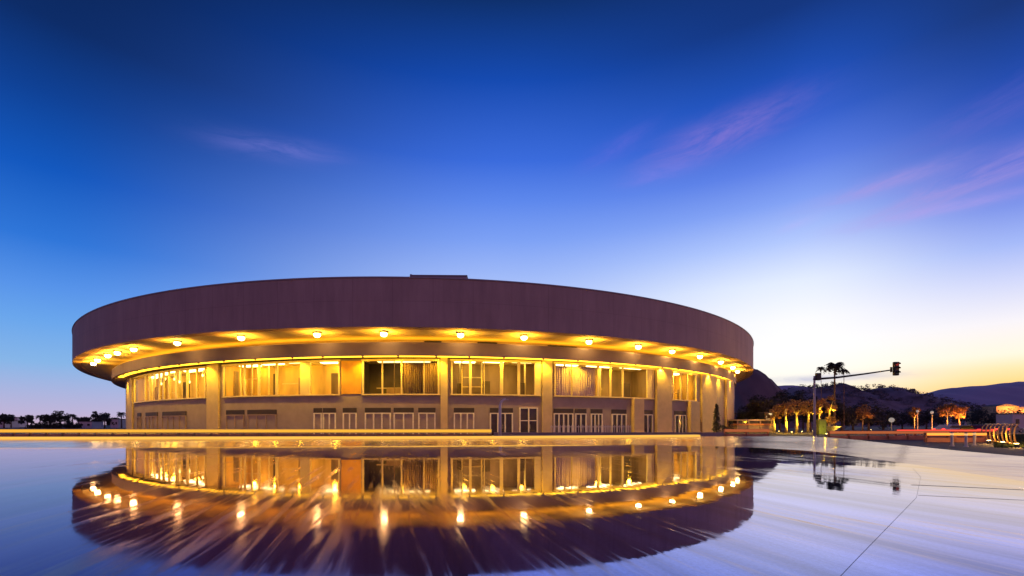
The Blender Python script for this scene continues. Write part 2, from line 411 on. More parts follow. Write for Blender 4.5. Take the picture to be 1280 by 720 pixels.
def strip(name, pts, wd, z, m, parent):
    mb = MB(); P = [Vector(p) for p in pts]
    for a, b in zip(P[:-1], P[1:]):
        n_ = Vector((-(b - a).y, (b - a).x)).normalized() * wd / 2
        mb.quad((a.x - n_.x, a.y - n_.y, z), (b.x - n_.x, b.y - n_.y, z), (b.x + n_.x, b.y + n_.y, z), (a.x + n_.x, a.y + n_.y, z))
    return mb.build(name, m, parent)
strip('joint', [(2.30, 2.62), (1.95, 2.18), (1.39, 1.57), (.636, .845), (.30, .52)], .0006, .0006, m_joint, plaza)
strip('drain_slot', [(1.66, 1.90), (1.80, 1.84), (2.06, 1.70)], .011, .0006, m_joint, plaza)
strip('drain_slot', [(1.44, 1.62), (1.66, 1.53), (2.05, 1.38)], .006, .0006, m_joint, plaza)

# ------------------------------------------------------------------ hills and mountains
def ridge(name, m, Y, depth, prof, step=None, rough=1.0, seed=0.0):
    """a real heightfield: PROF gives crest height over x; it falls off to the ground on both sides along y"""
    x0, x1 = prof[0][0], prof[-1][0]; nx = 120; ny = 26; mb = MB()
    def hgt(x):
        for (a, ha), (b, hb) in zip(prof[:-1], prof[1:]):
            if a <= x <= b:
                t = (x - a) / (b - a); t = t * t * (3 - 2 * t); return ha + (hb - ha) * t
        return 0
    for i in range(nx + 1):
        x = x0 + (x1 - x0) * i / nx
        for j in range(ny + 1):
            v = -1 + 2 * j / ny
            fall = max(0.0, 1 - abs(v) ** 1.6)
            y = Y + v * depth
            nse = noise.fractal(Vector((x / depth * 5 + seed, y / depth * 5, seed)), 1.0, 2.0, 4)
            h = hgt(x) * fall * (1 + .10 * rough * nse) + rough * nse * depth * .008 * fall
            mb.v.append((x, y, G - .3 + max(0, h)))
    for i in range(nx):
        for j in range(ny):
            a = i * (ny + 1) + j; mb.f.append((a, a + ny + 1, a + ny + 2, a + 1))
    return struct(mb.build(name, m, smooth=True))
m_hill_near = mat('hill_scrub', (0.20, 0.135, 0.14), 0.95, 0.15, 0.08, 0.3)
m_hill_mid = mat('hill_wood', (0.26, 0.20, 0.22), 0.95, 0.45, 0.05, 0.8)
m_mount = mat('mountain_haze_rock', (0.55, 0.42, 0.53), 0.95, 0.12, 0.004, 0.3)  # rock colour paled, the distance haze is put into it
def crest(pts, Y): return [(X(px, Y), max(0, (531 - py) * Y / F + 1.4)) for px, py in pts]
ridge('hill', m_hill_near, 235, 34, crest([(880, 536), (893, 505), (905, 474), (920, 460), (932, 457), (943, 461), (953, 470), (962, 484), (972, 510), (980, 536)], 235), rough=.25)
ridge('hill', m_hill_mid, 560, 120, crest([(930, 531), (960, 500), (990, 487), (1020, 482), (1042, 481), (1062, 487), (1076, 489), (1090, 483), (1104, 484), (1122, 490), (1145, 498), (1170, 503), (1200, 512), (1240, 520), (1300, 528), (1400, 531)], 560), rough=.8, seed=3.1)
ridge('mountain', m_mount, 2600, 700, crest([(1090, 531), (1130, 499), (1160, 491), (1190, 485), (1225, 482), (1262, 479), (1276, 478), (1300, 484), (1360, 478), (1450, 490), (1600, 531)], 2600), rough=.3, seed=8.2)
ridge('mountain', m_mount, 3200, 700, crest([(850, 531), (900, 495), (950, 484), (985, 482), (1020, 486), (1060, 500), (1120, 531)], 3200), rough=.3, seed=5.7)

WOOD = crest([(930, 531), (960, 500), (990, 487), (1020, 482), (1042, 481), (1062, 487), (1076, 489), (1090, 483), (1104, 484), (1122, 490), (1145, 498), (1170, 503), (1200, 512), (1240, 520), (1300, 528)], 560)
# ------------------------------------------------------------------ the arena
A, B, ROT, CX, CY = 90.22, 118.57, 0.24688, -27.66, 170.0
cR, sR = cos(ROT), sin(ROT)
def E(k, t, z, off=0.0):
    a = radians(t); e0, e1 = A * k * cos(a), B * k * sin(a)
    return (CX + off + cR * e0 - sR * e1, CY + sR * e0 + cR * e1, z)
def arc(mb, k0, k1, z0, z1, t0, t1, off=0.0, step=1.0, sides='oitbe'):
    n = max(1, int(math.ceil((t1 - t0) / step)))
    ts = [t0 + (t1 - t0) * i / n for i in range(n + 1)]
    def sheet(f0, f1):
        b = len(mb.v)
        for t in ts: mb.v.append(f0(t)); mb.v.append(f1(t))
        for i in range(n): q = b + 2 * i; mb.f.append((q, q + 2, q + 3, q + 1))
    if 'o' in sides: sheet(lambda t: E(k1, t, z0, off), lambda t: E(k1, t, z1, off))
    if 'i' in sides: sheet(lambda t: E(k0, t, z1, off), lambda t: E(k0, t, z0, off))
    if 't' in sides: sheet(lambda t: E(k1, t, z1, off), lambda t: E(k0, t, z1, off))
    if 'b' in sides: sheet(lambda t: E(k0, t, z0, off), lambda t: E(k1, t, z0, off))
    if 'e' in sides and t1 - t0 < 359.9:
        for t, fl in ((t0, 0), (t1, 1)):
            q = [E(k0, t, z0, off), E(k1, t, z0, off), E(k1, t, z1, off), E(k0, t, z1, off)]
            mb.quad(*(q if not fl else q[::-1]))
    return mb
ZT, ZB = 17.28, 11.75
arena = thing('arena', (0, 0, G), 'round arena with a broad plain purple-brown fascia over a gold lit undercroft of windows', 'arena')
def ap(mb, name, m, parent=None, **kw):
    o = mb.build(name, m, parent or arena, **kw)
    if parent is None: o.location = (0, 0, -G)       # mesh data are in world coordinates, the arena's base is at G
    return o
ap(arc(MB(), .988, 1.0, ZB - .15, ZT, 0, 360, step=.75), 'fascia', m_fascia, smooth=True)
cpm = arc(MB(), .986, 1.0008, ZT + .002, ZT + .14, 0, 360, step=.75); ap(cpm, 'parapet_cap', m_unit, smooth=True)
rf = MB(); n = 240; c0 = len(rf.v); rf.v.append((CX, CY, ZT + .4))
for i in range(n): rf.v.append(E(.9885, i * 360 / n, ZT - .6))
for i in range(n): rf.f.append((0, 1 + i, 1 + (i + 1) % n))
ap(rf, 'roof', m_roof)
ap(arc(MB(), .89, .987, ZB, ZB + .3, 0, 360, step=1, sides='b'), 'soffit', m_soffit, smooth=True)
# upper wall with dark slots between canopy and soffit
um = MB(); vents = [(261.3, 262.9), (266.3, 268.2), (273.4, 276.6), (286.2, 291.6)]
ap(arc(um, .915, .918, 10.4, ZB - .003, 0, 360, 1.5, step=1, sides='oi'), 'upper_wall', m_upper, smooth=True)
for a, b in vents:
    ap(arc(MB(), .9175, .9195, 10.9, ZB - .05, a, b, 1.5), 'vent', m_dark)
ap(arc(MB(), .897, .955, 9.08, 10.78, 0, 360, 1.5, step=.75), 'canopy_band', m_band, smooth=True)

K, O = .94, 2.9
Z0, ZS, ZH = G + .1, 4.20, 8.75
bays = [  # (t0, t1, mullions (t, width), brightness kind)
 (221.2, 238.2), (240.55, 253.0), (255.0, 261.8), (262.8, 270.95), (272.3, 284.1), (287.1, 291.9)]
wm = MB()
arc(wm, .936, K, G - .1, ZS, 0, 360, O, step=1)
arc(wm, .936, K, ZH + .002, 9.076, 0, 360, O, step=1)
edges_ = [0] + [v for b_ in bays for v in b_] + [360]
for a, b in zip(edges_[::2], edges_[1::2]): arc(wm, .936, K, ZS + .002, ZH, a, b, O, step=1)
ap(wm, 'wall', m_wall, smooth=False)
# ochre wall panel between the second and third window
ap(arc(MB(), .9402, .9408, ZS + .12, ZH - .05, 253.1, 254.9, O), 'wall_panel', m_panel)

def bar(mb, t, wdt, z0, z1, k0=.9395, k1=.9418): arc(mb, k0, k1, z0, z1, t - wdt / 2, t + wdt / 2, O)
mull = [
 [(225.7, .25), (227.2, .2), (229.7, .25), (230.7, .3), (231.9, .2), (233.4, .35), (235.3, .25), (236.85, .2)],
 [(242.8, .12), (243.25, .18), (244.9, .16), (246.8, .22), (249.7, .95)],
 [(256.8, .12), (258.5, .14), (260.45, .08)],
 [(264.5, .22), (265.75, .06), (267.3, .28), (268.9, .22), (270.65, .5)],
 [(274.1, .05), (276.95, .22), (278.4, .12), (279.9, .14), (283.5, .75)],
 [(288.6, .14), (289.9, .14)],
]
for i, ((a, b), ms) in enumerate(zip(bays, mull)):
    f = MB()
    arc(f, .9395, .9425, ZS - .06, ZS + .12, a - .05, b + .05, O)
    arc(f, .9395, .9425, ZH - .14, ZH + .12, a - .05, b + .05, O)
    bar(f, a + .08, .16, ZS + .121, ZH - .141); bar(f, b - .08, .16, ZS + .121, ZH - .141)
    for t, wd in ms: bar(f, t, wd, ZS + .121, ZH - .141)
    wf = ap(f, 'window', m_frame)
    p = MB(); arc(p, .9398, .94, ZS + .1, ZH - .12, a + .02, b - .02, O, step=1, sides='o')
    p.build('pane', m_glass, wf)

# rooms behind the windows
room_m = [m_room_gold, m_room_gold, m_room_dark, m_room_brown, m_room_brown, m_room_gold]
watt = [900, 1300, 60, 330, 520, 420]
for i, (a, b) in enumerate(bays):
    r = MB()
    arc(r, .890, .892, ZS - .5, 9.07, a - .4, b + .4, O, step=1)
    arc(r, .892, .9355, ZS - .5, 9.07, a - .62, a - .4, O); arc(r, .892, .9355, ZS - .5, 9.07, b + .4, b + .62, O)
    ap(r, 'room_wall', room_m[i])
    ap(arc(MB(), .892, .9355, ZS - .7, ZS - .51, a - .6, b + .6, O, step=1), 'room_floor', m_room_brown)
    ap(arc(MB(), .892, .9355, 9.02, 9.07, a - .39, b + .39, O, step=1), 'room_ceiling', m_room_ceil)
    nl = {0: 5, 1: 4, 2: 1, 3: 3, 4: 3, 5: 1}[i]
    for k in range(nl):
        t = a + (b - a) * (k + .5) / nl; wd = (b - a) / nl * .36
        kk = .921 + .006 * ((k * 7) % 3 - 1)
        ap(arc(MB(), kk - .006, kk + .004, 8.90, 9.015, t - wd, t + wd, O), 'ceiling_lamp', e_ceil if i != 2 else e_pend)
        P = E(kk - .008, t, 8.6, O)
        lamp('room_light', (P[0], P[1], P[2]), watt[i] / nl, GOLD2, .3)
# partitions, cabinets and hanging lamps seen in the rooms
for t, k, wd, hh, mm in ((226.4, .925, .5, 3.0, m_room_brown), (232.6, .92, .7, 3.4, m_room_dark), (241.4, .93, .25, 4.3, m_room_brown), (245.6, .92, .3, 3.8, m_room_dark),
                  (248.3, .915, .6, 3.2, m_room_brown), (251.6, .91, .7, 3.8, m_room_brown), (263.6, .92, .4, 2.2, m_room_dark), (266.2, .915, .7, 2.6, m_room_dark), (269.6, .92, .5, 2.4, m_room_dark),
                  (277.7, .92, .3, 3.8, m_room_gold), (281.6, .92, .9, 2.9, m_room_dark), (288.0, .92, .4, 3.0, m_room_dark), (290.8, .92, .4, 2.6, m_room_brown), (257.6, .915, 1.6, 1.6, m_room_brown)):
    ap(arc(MB(), k - .003, k + .003, ZS - .5, ZS - .5 + hh, t - wd / 2, t + wd / 2, O), 'room_divider', mm)
rl = random.Random(5)
for i, (a, b) in enumerate(bays):            # posts, beams and shelving inside
    for k in range({0: 7, 1: 6, 2: 4, 3: 5, 4: 6, 5: 3}[i]):
        t = rl.uniform(a + .2, b - .2); k_ = rl.uniform(.903, .93); wd = rl.uniform(.05, .13)
        ap(arc(MB(), k_ - .0012, k_ + .0012, ZS - .5, 9.01, t - wd / 2, t + wd / 2, O), 'room_post', m_frame if i != 2 else m_room_brown)
    for k in range(2):
        z = rl.uniform(5.2, 8.3); t0 = rl.uniform(a, a + (b - a) * .5); t1 = min(b, t0 + rl.uniform(1.2, 3.0)); k_ = rl.uniform(.9, .915)
        ap(arc(MB(), k_ - .001, k_ + .003, z, z + .12, t0, t1, O), 'room_shelf', m_column)
for t in (226.6, 228.4, 229.2, 231.2, 232.4, 234.2, 236.2, 237.3):
    k = .926 + rl.uniform(-.006, .006); z = rl.uniform(6.4, 8.2); P = E(k, t, z, O); mb = MB()
    mb.lathe(P, [(.04, .26), (.12, .18), (.15, 0), (.09, -.12), (.03, -.17)], 8)
    mb.tube([(P[0], P[1], z + .3), (P[0], P[1], 9.0)], .012, 4)
    ap(mb, 'pendant_lamp', e_pend)
# curtains behind the fifth and third windows
for a, b in ((272.4, 276.8), (258.6, 261.6)):
    cb = MB(); n_ = 60
    for i in range(n_):
        q = []
        for j in (i, i + 1):
            t = a + (b - a) * j / n_; q.append((.9372 + .0006 * sin(j * 1.9) + .0003 * sin(j * .7), t))
        cb.quad(E(q[0][0], q[0][1], ZS + .05, O), E(q[1][0], q[1][1], ZS + .05, O), E(q[1][0], q[1][1], ZH - .3, O), E(q[0][0], q[0][1], ZH - .3, O))
    ap(cb, 'curtain', m_curtain if a > 270 else m_room_brown, smooth=True)

# columns
def column(t0, t1, z1, k1, k0=.9405, m=m_column):
    c = MB(); arc(c, k0, k1, G - .05, z1, t0, t1, O, step=.5)
    arc(c, k0, k1 + .0012, G - .05, G + .35, t0 - .06, t1 + .06, O, step=.5)
    ap(c, 'column', m, bevel=.03)
column(212.0, 220.6, 9.06, .9430)
column(238.5, 240.1, 9.06, .9435)
column(261.9, 262.5, 9.06, .9435)
column(271.1, 272.05, 9.06, .9435)
column(284.3, 286.6, 9.06, .9455)
column(281.0, 282.3, 4.1, .947)
column(289.95, 291.9, 4.1, .947)
column(292.9, 296.9, 9.06, .944)
column(301.0, 305.5, 9.06, .9445)

# doors along the lower storey: white frames under dark transom boards
doors = [(222.8, 224.2, 2, 0), (226.0, 229.2, 3, 0), (230.5, 235.0, 4, 0), (241.0, 243.1, 2, 0), (243.6, 246.7, 3, 0), (250.55, 251.25, 1, 1), (251.45, 252.55, 2, 1), (253.3, 254.45, 2, 1),
         (255.3, 257.5, 3, 1), (257.85, 259.5, 2, 1), (260.0, 261.4, 2, 1), (263.1, 264.8, 3, 1), (266.3, 268.3, 3, 1), (269.0, 270.65, 2, 2),
         (272.3, 274.2, 4, 1), (274.5, 275.6, 2, 1), (276.2, 277.4, 3, 1), (278.6, 280.3, 3, 1), (282.55, 283.9, 2, 1), (287.6, 289.6, 3, 1)]
for a, b, nl, style in doors:
    zt = {0: 1.55, 1: 1.7, 2: 2.45}[style]
    fr = MB(); wd = .11 if style else .06
    for q in range(nl + 1):
        t = a + (b - a) * q / nl; arc(fr, .9402, .9418, G + .02, zt, t - wd / 2, t + wd / 2, O)
    arc(fr, .9402, .9416, zt, zt + .14, a - wd / 2, b + wd / 2, O)
    if style == 2: arc(fr, .9402, .9415, .75, .87, a, b, O)
    dm = ap(fr, 'door', m_doorframe if style else m_band)
    pn = MB(); arc(pn, .9401, .9405, G + .02, zt, a, b, O, step=1)
    pn.build('door_leaf', m_doorglass if style == 2 or a > 265 else m_wall, dm)
    if style != 2:
        tr = MB(); arc(tr, .9402, .9412, zt + .145, zt + .78, a - .05, b + .05, O, step=1); tr.build('transom', m_transom, dm)
    hd = MB(); P = E(.9424, (a + b) / 2 + .1, -.1, O); hd.tube([(P[0], P[1], -.3), (P[0], P[1], .3)], .025, 6); hd.build('handle', m_unit, dm)

# soffit lights, canopy lights
for t in (218.6, 222.3, 226.8, 229.6, 233.2, 240.0, 247.1, 253.9, 259.3, 265.4, 270.7, 276.8, 282.4, 287.2, 292.4, 298.1, 303.8, 308.5):
    P = E(.972, t, ZB)
    h = ap(MB().lathe(P, [(.56, -.002), (.56, -.16), (.46, -.22)], 16), 'soffit_light', m_housing, smooth=False)
    MB().lathe((P[0], P[1], P[2]), [(.36, -.222), (.40, -.34), (.36, -.50), (.22, -.62), (.06, -.66)], 14).build('bulb', e_bulb, h, smooth=True)
    l = bpy.data.lights.new('soffit_glow', 'SPOT'); l.energy = 1150; l.color = GOLD; l.shadow_soft_size = .25; l.spot_size = radians(158); l.spot_blend = .35
    lo_ = bpy.data.objects.new('soffit_glow', l); COL.objects.link(lo_); lo_.location = (P[0], P[1], ZB - 1.35); lo_.rotation_euler = (pi, 0, 0)   # an uplighter
e_cove = emit('cove_fill_glow', (1.0, 0.40, 0.012), 5.6); e_strip = emit('strip_glow', (1.0, 0.53, 0.02), 5.0)
ap(arc(MB(), .929, .938, 10.785, 10.86, 196, 330, 1.5), 'cove_fill', e_cove)  # hidden glowing ring added to brighten the soffit and upper wall
ap(arc(MB(), .9445, .9525, 9.072, 9.078, 219, 305, 1.9), 'strip_light', e_strip)
for t in (217.5, 223, 228, 233, 236.5, 239.3, 242.5, 246, 249.7, 252.5, 256, 259, 262.2, 265, 268, 271.6, 275, 278.5, 281.6, 285.4, 288, 291, 294.9, 299, 303):
    P = Vector(E(.9535, t, 9.03, 1.9)); T = Vector(E(.925, t, 1.5, 1.9))
    h = ap(MB().lathe(P, [(.14, .045), (.14, -.06), (.11, -.10)], 10), 'canopy_light', m_housing)
    l = bpy.data.lights.new('canopy_glow', 'SPOT'); l.energy = 1300; l.color = GOLD2; l.shadow_soft_size = .10; l.spot_size = radians(125); l.spot_blend = .6
    lo_ = bpy.data.objects.new('canopy_glow', l); COL.objects.link(lo_); lo_.location = P - Vector((0, 0, .15)); lo_.rotation_euler = (P - T).to_track_quat('Z', 'Y').to_euler()
# rooftop plant
ru = MB(); ru.box((-9.6, 61.5, 18.4), (7.2, 3.0, 2.75), .02); ru.box((-9.6, 61.5, 19.85), (7.4, 3.2, .12), .02)
ap(ru, 'roof_unit', m_unit)
ap(MB().tube([(-13.3, 60.2, 17.0), (-13.3, 60.2, 20.05)], .16, 8), 'vent_pipe', m_unit)

# ------------------------------------------------------------------ glowing rails added for car light trails, fence
m_rail = mat('rail_paint', (0.55, 0.42, 0.26), 0.5, 0.1, 2)
e_gold = emit('trail_glow_gold', (1.0, 0.48, 0.035), 1.0)
e_red = emit('trail_glow_red', (1.0, 0.07, 0.03), 1.4)
e_amber = emit('trail_glow_amber', (1.0, 0.34, 0.04), 1.5)
e_dim = emit('trail_glow_dim', (1.0, 0.25, 0.06), 0.45)
m_rust = mat('rust_paint', (0.55, 0.22, 0.12), 0.6, 0.2, 1.5)
def rail(label, x0, x1, Y, zt, h, glow_m, m, postgap=1.8, slope=0.0, low=True):
    t = thing('trail_rail', ((x0 + x1) / 2, Y, G), label, 'light trail rail')
    Ln = x1 - x0; t.rotation_euler = (0, 0, slope)
    MB().box((0, 0, zt - G - h / 2), (Ln, .10, h)).build('beam', m, t, bevel=.02)
    if glow_m: MB().box((0, -.066, zt - G - h / 2), (Ln - .1, .03, h * .72)).build('trail_glow', glow_m, t)  # added glow in place of the light trails of passing cars
    n_ = int(Ln / postgap)
    for i in range(n_ + 1):
        MB().box((-Ln / 2 + .1 + i * (Ln - .2) / n_, .14, (zt - G) / 2 + .02), (.14, .16, zt - G - .05)).build('post', m, t)
    if low: MB().box((0, .12, .2), (Ln, .12, .36)).build('kerb_beam', m_rust, t, bevel=.02)
    return t
rail('long added rail glowing gold for car light trails in front of the arena', -62, -2.2, 50, -.20, .44, e_gold, m_rail)
rail('short added brown rail with dim trail glow beside the low pavilion', X(905, 50), X(962, 50), 50, -.20, .35, e_dim, m_rust)
rail('rust red rail added for car light trails right of the traffic signal pole', X(1036, 42), X(1186, 42), 42, -.30, .30, e_dim, m_rust)
rail('amber rail added for car light trails behind the white bollards on the right', X(1158, 36), X(1232, 36), 36, -.36, .26, e_amber, m_rust, slope=-.03)
rail('red rail added for car light trails behind the amber one on the right', X(1120, 44), X(1244, 44), 44, -.20, .20, e_red, m_rust)
lwl = MB(); x0_, x1_ = X(616, 50) + .1, X(904, 50); lwl.box(((x0_ + x1_) / 2, 50, G + .24), (x1_ - x0_, .3, .48)); lwl.box(((x0_ + x1_) / 2, 50, G + .53), (x1_ - x0_, .38, .09))
tag(lwl.build('low_wall', m_wall, bevel=.015), 'low brown wall between the end of the gold rail and the pavilion', 'wall')
# picket fence by the doors
m_white = mat('white_paint', (0.74, 0.68, 0.60), 0.5, 0.08, 3)
pf = thing('picket_fence', (X(738, 58), 57.6, G), 'white picket fence in front of the arena doors between two columns', 'fence')
for i in range(36): MB().box((-5 + i * 10 / 35, 0, .72), (.07, .05, 1.3)).build('picket', m_white, pf)
MB().box((0, .06, .35), (10.2, .05, .08)).build('rail', m_white, pf); MB().box((0, .06, 1.15), (10.2, .05, .08)).build('rail', m_white, pf)

# hooked street lamp in front of the arena
m_pole = mat('pole_metal', (0.52, 0.48, 0.46), 0.4, 0.1, 4)
m_black = mat('black_metal', (0.03, 0.035, 0.03), 0.45, 0.2, 5)
m_white2 = mat('pale_pole_paint', (0.82, 0.76, 0.68), .5, .05, 3)
sl = thing('street_lamp', (X(625, 48), 48, G), 'pale street lamp with a hooked top in front of the dark arena doors', 'street lamp')
MB().tube([(0, 0, 0), (0, 0, 2.8), (.02, 0, 3.4), (.15, 0, 3.85), (.38, 0, 4.05), (.62, 0, 4.08)], [.17, .15, .14, .13, .11, .09], 10).build('pole', m_white2, sl, smooth=True)
MB().box((.72, 0, 4.04), (.42, .16, .09), 0, .8).build('lamp_head', m_pole, sl, bevel=.02)
MB().lathe((0, 0, 0), [(.17, 0), (.17, .3), (.12, .36)], 12).build('base', m_pole, sl)

# traffic signal on a mast arm
Yp = 45; ts = thing('traffic_signal', (X(1018, Yp), Yp, G), 'traffic signal hanging at the end of a long mast arm over the road', 'traffic light')
def S(px, py): return ((px - 1018) / F * Yp, 0, (531 - py) / F * Yp + .25 - G)
MB().tube([(0, 0, 0), (0, 0, 2.5), S(1018, 470)], [.13, .11, .09], 12).build('pole', m_pole, ts, smooth=True)
MB().lathe((0, 0, 0), [(.24, 0), (.24, .12), (.16, .35)], 12).build('base', m_pole, ts)
MB().tube([S(1017, 474), S(1045, 472), S(1080, 467.5), S(1114, 462.5)], [.11, .10, .08, .06], 10).build('mast_arm', m_black, ts, smooth=True)
hx, _, hz = S(1119, 461)
hd = MB().box((hx, -.08, hz), (.46, .30, 1.34)).build('signal_head', m_black, ts, bevel=.05)
m_lr = emit('signal_red', (1, .08, .04), .25); m_la = mat('lens_amber', (.25, .12, .02), .3); m_lg = mat('lens_green', (.02, .12, .06), .3)
for k, mm in enumerate((m_lr, m_la, m_lg)):
    z = hz + .42 - .42 * k
    l = MB(); b0 = []
    l.tube([(hx, -.23, z), (hx, -.26, z)], .15, 14); l.build('lens', mm, hd)
    v = MB()
    for q in range(10):
        a0, a1 = pi * q / 10, pi * (q + 1) / 10
        v.quad((hx + .18 * cos(a0), -.23, z + .18 * sin(a0)), (hx + .18 * cos(a1), -.23, z + .18 * sin(a1)), (hx + .17 * cos(a1), -.48, z + .16 * sin(a1)), (hx + .17 * cos(a0), -.48, z + .16 * sin(a0)))
    v.build('visor', m_black, hd)
MB().box((S(1114, 462)[0], 0, S(1114, 462)[2]), (.12, .14, .5)).build('bracket', m_black, ts)
px_, _, pz_ = S(1021.5, 471)
MB().box((px_, -.1, pz_), (.42, .3, .72)).build('side_signal', m_black, ts, bevel=.05)

# ------------------------------------------------------------------ vegetation
m_trunk = mat('bark', (0.16, 0.11, 0.08), 0.9, 0.25, 6, 0.3)
m_leafd = mat('leaf_dark', (0.040, 0.042, 0.030), 0.8, 0.45, 0.9)
m_leaf = mat('leaf_green', (0.085, 0.080, 0.032), 0.8, 0.45, 0.9)
m_leafw = mat('leaf_amber_lit', (0.38, 0.21, 0.06), 0.8, 0.4, 0.9)  # amber lamplight is put into this leaf colour
m_palm = mat('palm_leaf', (0.045, 0.05, 0.03), 0.7, 0.35, 2)
def leaves(mb, c, rad, n, size, rng, squash=1.0):
    for _ in range(n):
        while True:
            p = Vector((rng.uniform(-1, 1), rng.uniform(-1, 1), rng.uniform(-1, 1)))
            if p.length <= 1: break
        p = Vector((p.x * rad, p.y * rad, p.z * rad * squash)) + Vector(c)
        u = Vector((rng.gauss(0, 1), rng.gauss(0, 1), rng.gauss(0, 1))).normalized()
        v = u.orthogonal().normalized(); s_ = size * rng.uniform(.6, 1.3)
        mb.quad(p - u * s_, p - v * s_ * .5, p + u * s_, p + v * s_ * .5)
def tree(name, loc, h, cr, crown_z, label, group=None, leaf=m_leafd, bark=m_trunk, seed=1, clumps=22, per=70, size=.22, flat=.8, tr=.16, cat='tree'):
    rng = random.Random(seed); t = thing(name, loc, label, cat, group)
    mb = MB(); lean = rng.uniform(-.25, .25)
    top = Vector((lean, 0, h * crown_z))
    mb.tube([(0, 0, -.05), (lean * .3, 0, h * crown_z * .5), top], [tr * 1.25, tr, tr * .7], 8)
    cl = MB()
    for i in range(clumps):
        a = rng.uniform(0, 2 * pi); rr = cr * (rng.random() ** .5) * .85; zc = h * crown_z + (h * (1 - crown_z)) * rng.uniform(-.15, .95) * (1 - .45 * (rr / cr) ** 2)
        c = Vector((lean + rr * cos(a), rr * sin(a), zc))
        if i % 3 == 0: mb.tube([top * .85, (top + c) / 2 + Vector((0, 0, -.1)), c], [tr * .5, tr * .3, tr * .12], 5)
        leaves(cl, c, cr * rng.uniform(.22, .42), per, size, rng, flat)
    mb.build('trunk', bark, t, smooth=True); cl.build('crown', leaf, t)
    return t
def palm(name, loc, h, r, label, seed=1, group=None, nf=26, tr=.16, droop=1.0):
    rng = random.Random(seed); t = thing(name, loc, label, 'palm tree', group)
    bend = rng.uniform(-.2, .2)
    MB().tube([(0, 0, 0), (bend * .5, 0, h * .4), (bend, 0, h * .8), (bend * 1.1, 0, h)], [tr * 1.3, tr, tr * .85, tr], 8).build('trunk', m_trunk, t, smooth=True)
    fm = MB(); top = Vector((bend * 1.1, 0, h))
    for i in range(nf):
        a = 2 * pi * i / nf + rng.uniform(-.2, .2); up = rng.uniform(-.2, 1.0); Lf = r * rng.uniform(.85, 1.15)
        d_ = Vector((cos(a), sin(a), 0)); side = Vector((-sin(a), cos(a), 0)); prev = top
        for k in range(1, 8):
            q = k / 7; p = top + d_ * (Lf * q * (1 - .15 * abs(up))) + Vector((0, 0, Lf * (up * q - droop * q * q * 1.0)))
            wl = r * .30 * sin(pi * min(1, q * .9 + .1)) + .03
            for sg in (-1, 1):
                tip = (prev + p) / 2 + side * sg * wl + Vector((0, 0, -wl * .55))
                fm.tri(prev, p, tip)
            prev = p
    fm.build('fronds', m_palm, t)
    return t

# row of dark trees far to the left of the arena
left = [  # px, top y, kind, label
 (5, 517, 0, 'small dark tree at the far left edge of the skyline'),
 (14, 517.5, 1, 'dark palm beside the leftmost small tree'),
 (35, 518.5, 0, 'broad dark tree right of the white house on the left'),
 (50, 518, 1, 'short dark palm in the middle of the left skyline'),
 (62, 516.5, 0, 'dark tree left of the tallest tree of the left row'),
 (76, 514.5, 2, 'tallest and widest dark tree of the left row'),
 (91, 517, 1, 'dark palm just right of the tallest tree of the left row'),
 (104, 520.5, 0, 'low dark tree left of the pale long house'),
 (122, 515, 2, 'dark tree rising behind the pale long house on the left'),
 (131, 518, 1, 'dark palm right of the pale long house'),
 (142, 523, 0, 'lowest dark tree close to the left end of the arena'),
 (152, 514.5, 1, 'dark palm touching the left end of the arena'),
]
rng = random.Random(3)
for i, (px, py, kd, lb) in enumerate(left):
    Y = 190 + (i * 37) % 40; h = (531 - py) * Y / F + 1.4
    if kd == 1: palm('palm_tree', (X(px, Y), Y, G), h - .6, 2.3, lb, seed=i + 2, group='trees on the left skyline', nf=22, tr=.22, droop=1.1)
    else: tree('tree', (X(px, Y), Y, G), h, (2.9 if kd == 0 else 4.0), .45, lb, 'trees on the left skyline', seed=i + 30, clumps=20, per=50, size=.42, tr=.25)
# hedge mound
hm = MB(); rng = random.Random(11)
for i in range(60): leaves(hm, (rng.uniform(-9, 9), rng.uniform(-1, 1), rng.uniform(.3, 2.0) * (1 - abs(i / 30 - 1) ** 2 * .5)), 1.0, 40, .3, rng)
hedge = hm.build('hedge', m_leafd); hedge.location = (X(68, 170), 170, G); tag(hedge, 'long low dark hedge under the left row of trees', 'hedge')

def house(loc, w_, d_, h, label, lit=None, mwall=None, roof='flat', rz=0.0, group=None):
    t = thing('house', loc, label, 'house', group, rz)
    MB().box((0, 0, h / 2), (w_, d_, h)).build('wall', mwall, t)
    if roof == 'flat': MB().box((0, 0, h + .12), (w_ + .5, d_ + .5, .22)).build('roof', m_roof, t)
    else:
        r = MB(); r.prism([(-w_ / 2 - .3, h + .003), (w_ / 2 + .3, h + .003), (w_ / 2 * .2, h + 1.3), (-w_ / 2 * .2, h + 1.3)], -d_ / 2 - .3, d_ / 2 + .3); r.build('roof', m_roof, t)
    n_ = max(2, int(w_ / 2.6))
    for k in range(n_):
        x = -w_ / 2 + (k + .5) * w_ / n_
        wn = MB().box((x, -d_ / 2 - .03, h * .55), (w_ / n_ * .5, .08, h * .36)).build('window', m_white, t)
        MB().box((x, -d_ / 2 - .075, h * .55), (w_ / n_ * .4, .03, h * .28)).build('pane', lit or m_doorglass, wn)
    return t
m_housew = mat('pale_render', (0.66, 0.58, 0.58), 0.8, 0.08, 0.6)
m_houseo = mat('ochre_render', (0.60, 0.38, 0.20), 0.8, 0.1, 0.6)
e_win = emit('lit_window', (1.0, 0.62, 0.22), 1.6)
house((X(4, 230), 230, G), 9, 7, 3.4, 'pale flat house at the left edge of the skyline', None, m_housew)
house((X(22, 260), 260, G), 6, 6, 5.6, 'white house between the two leftmost palms', None, m_housew)
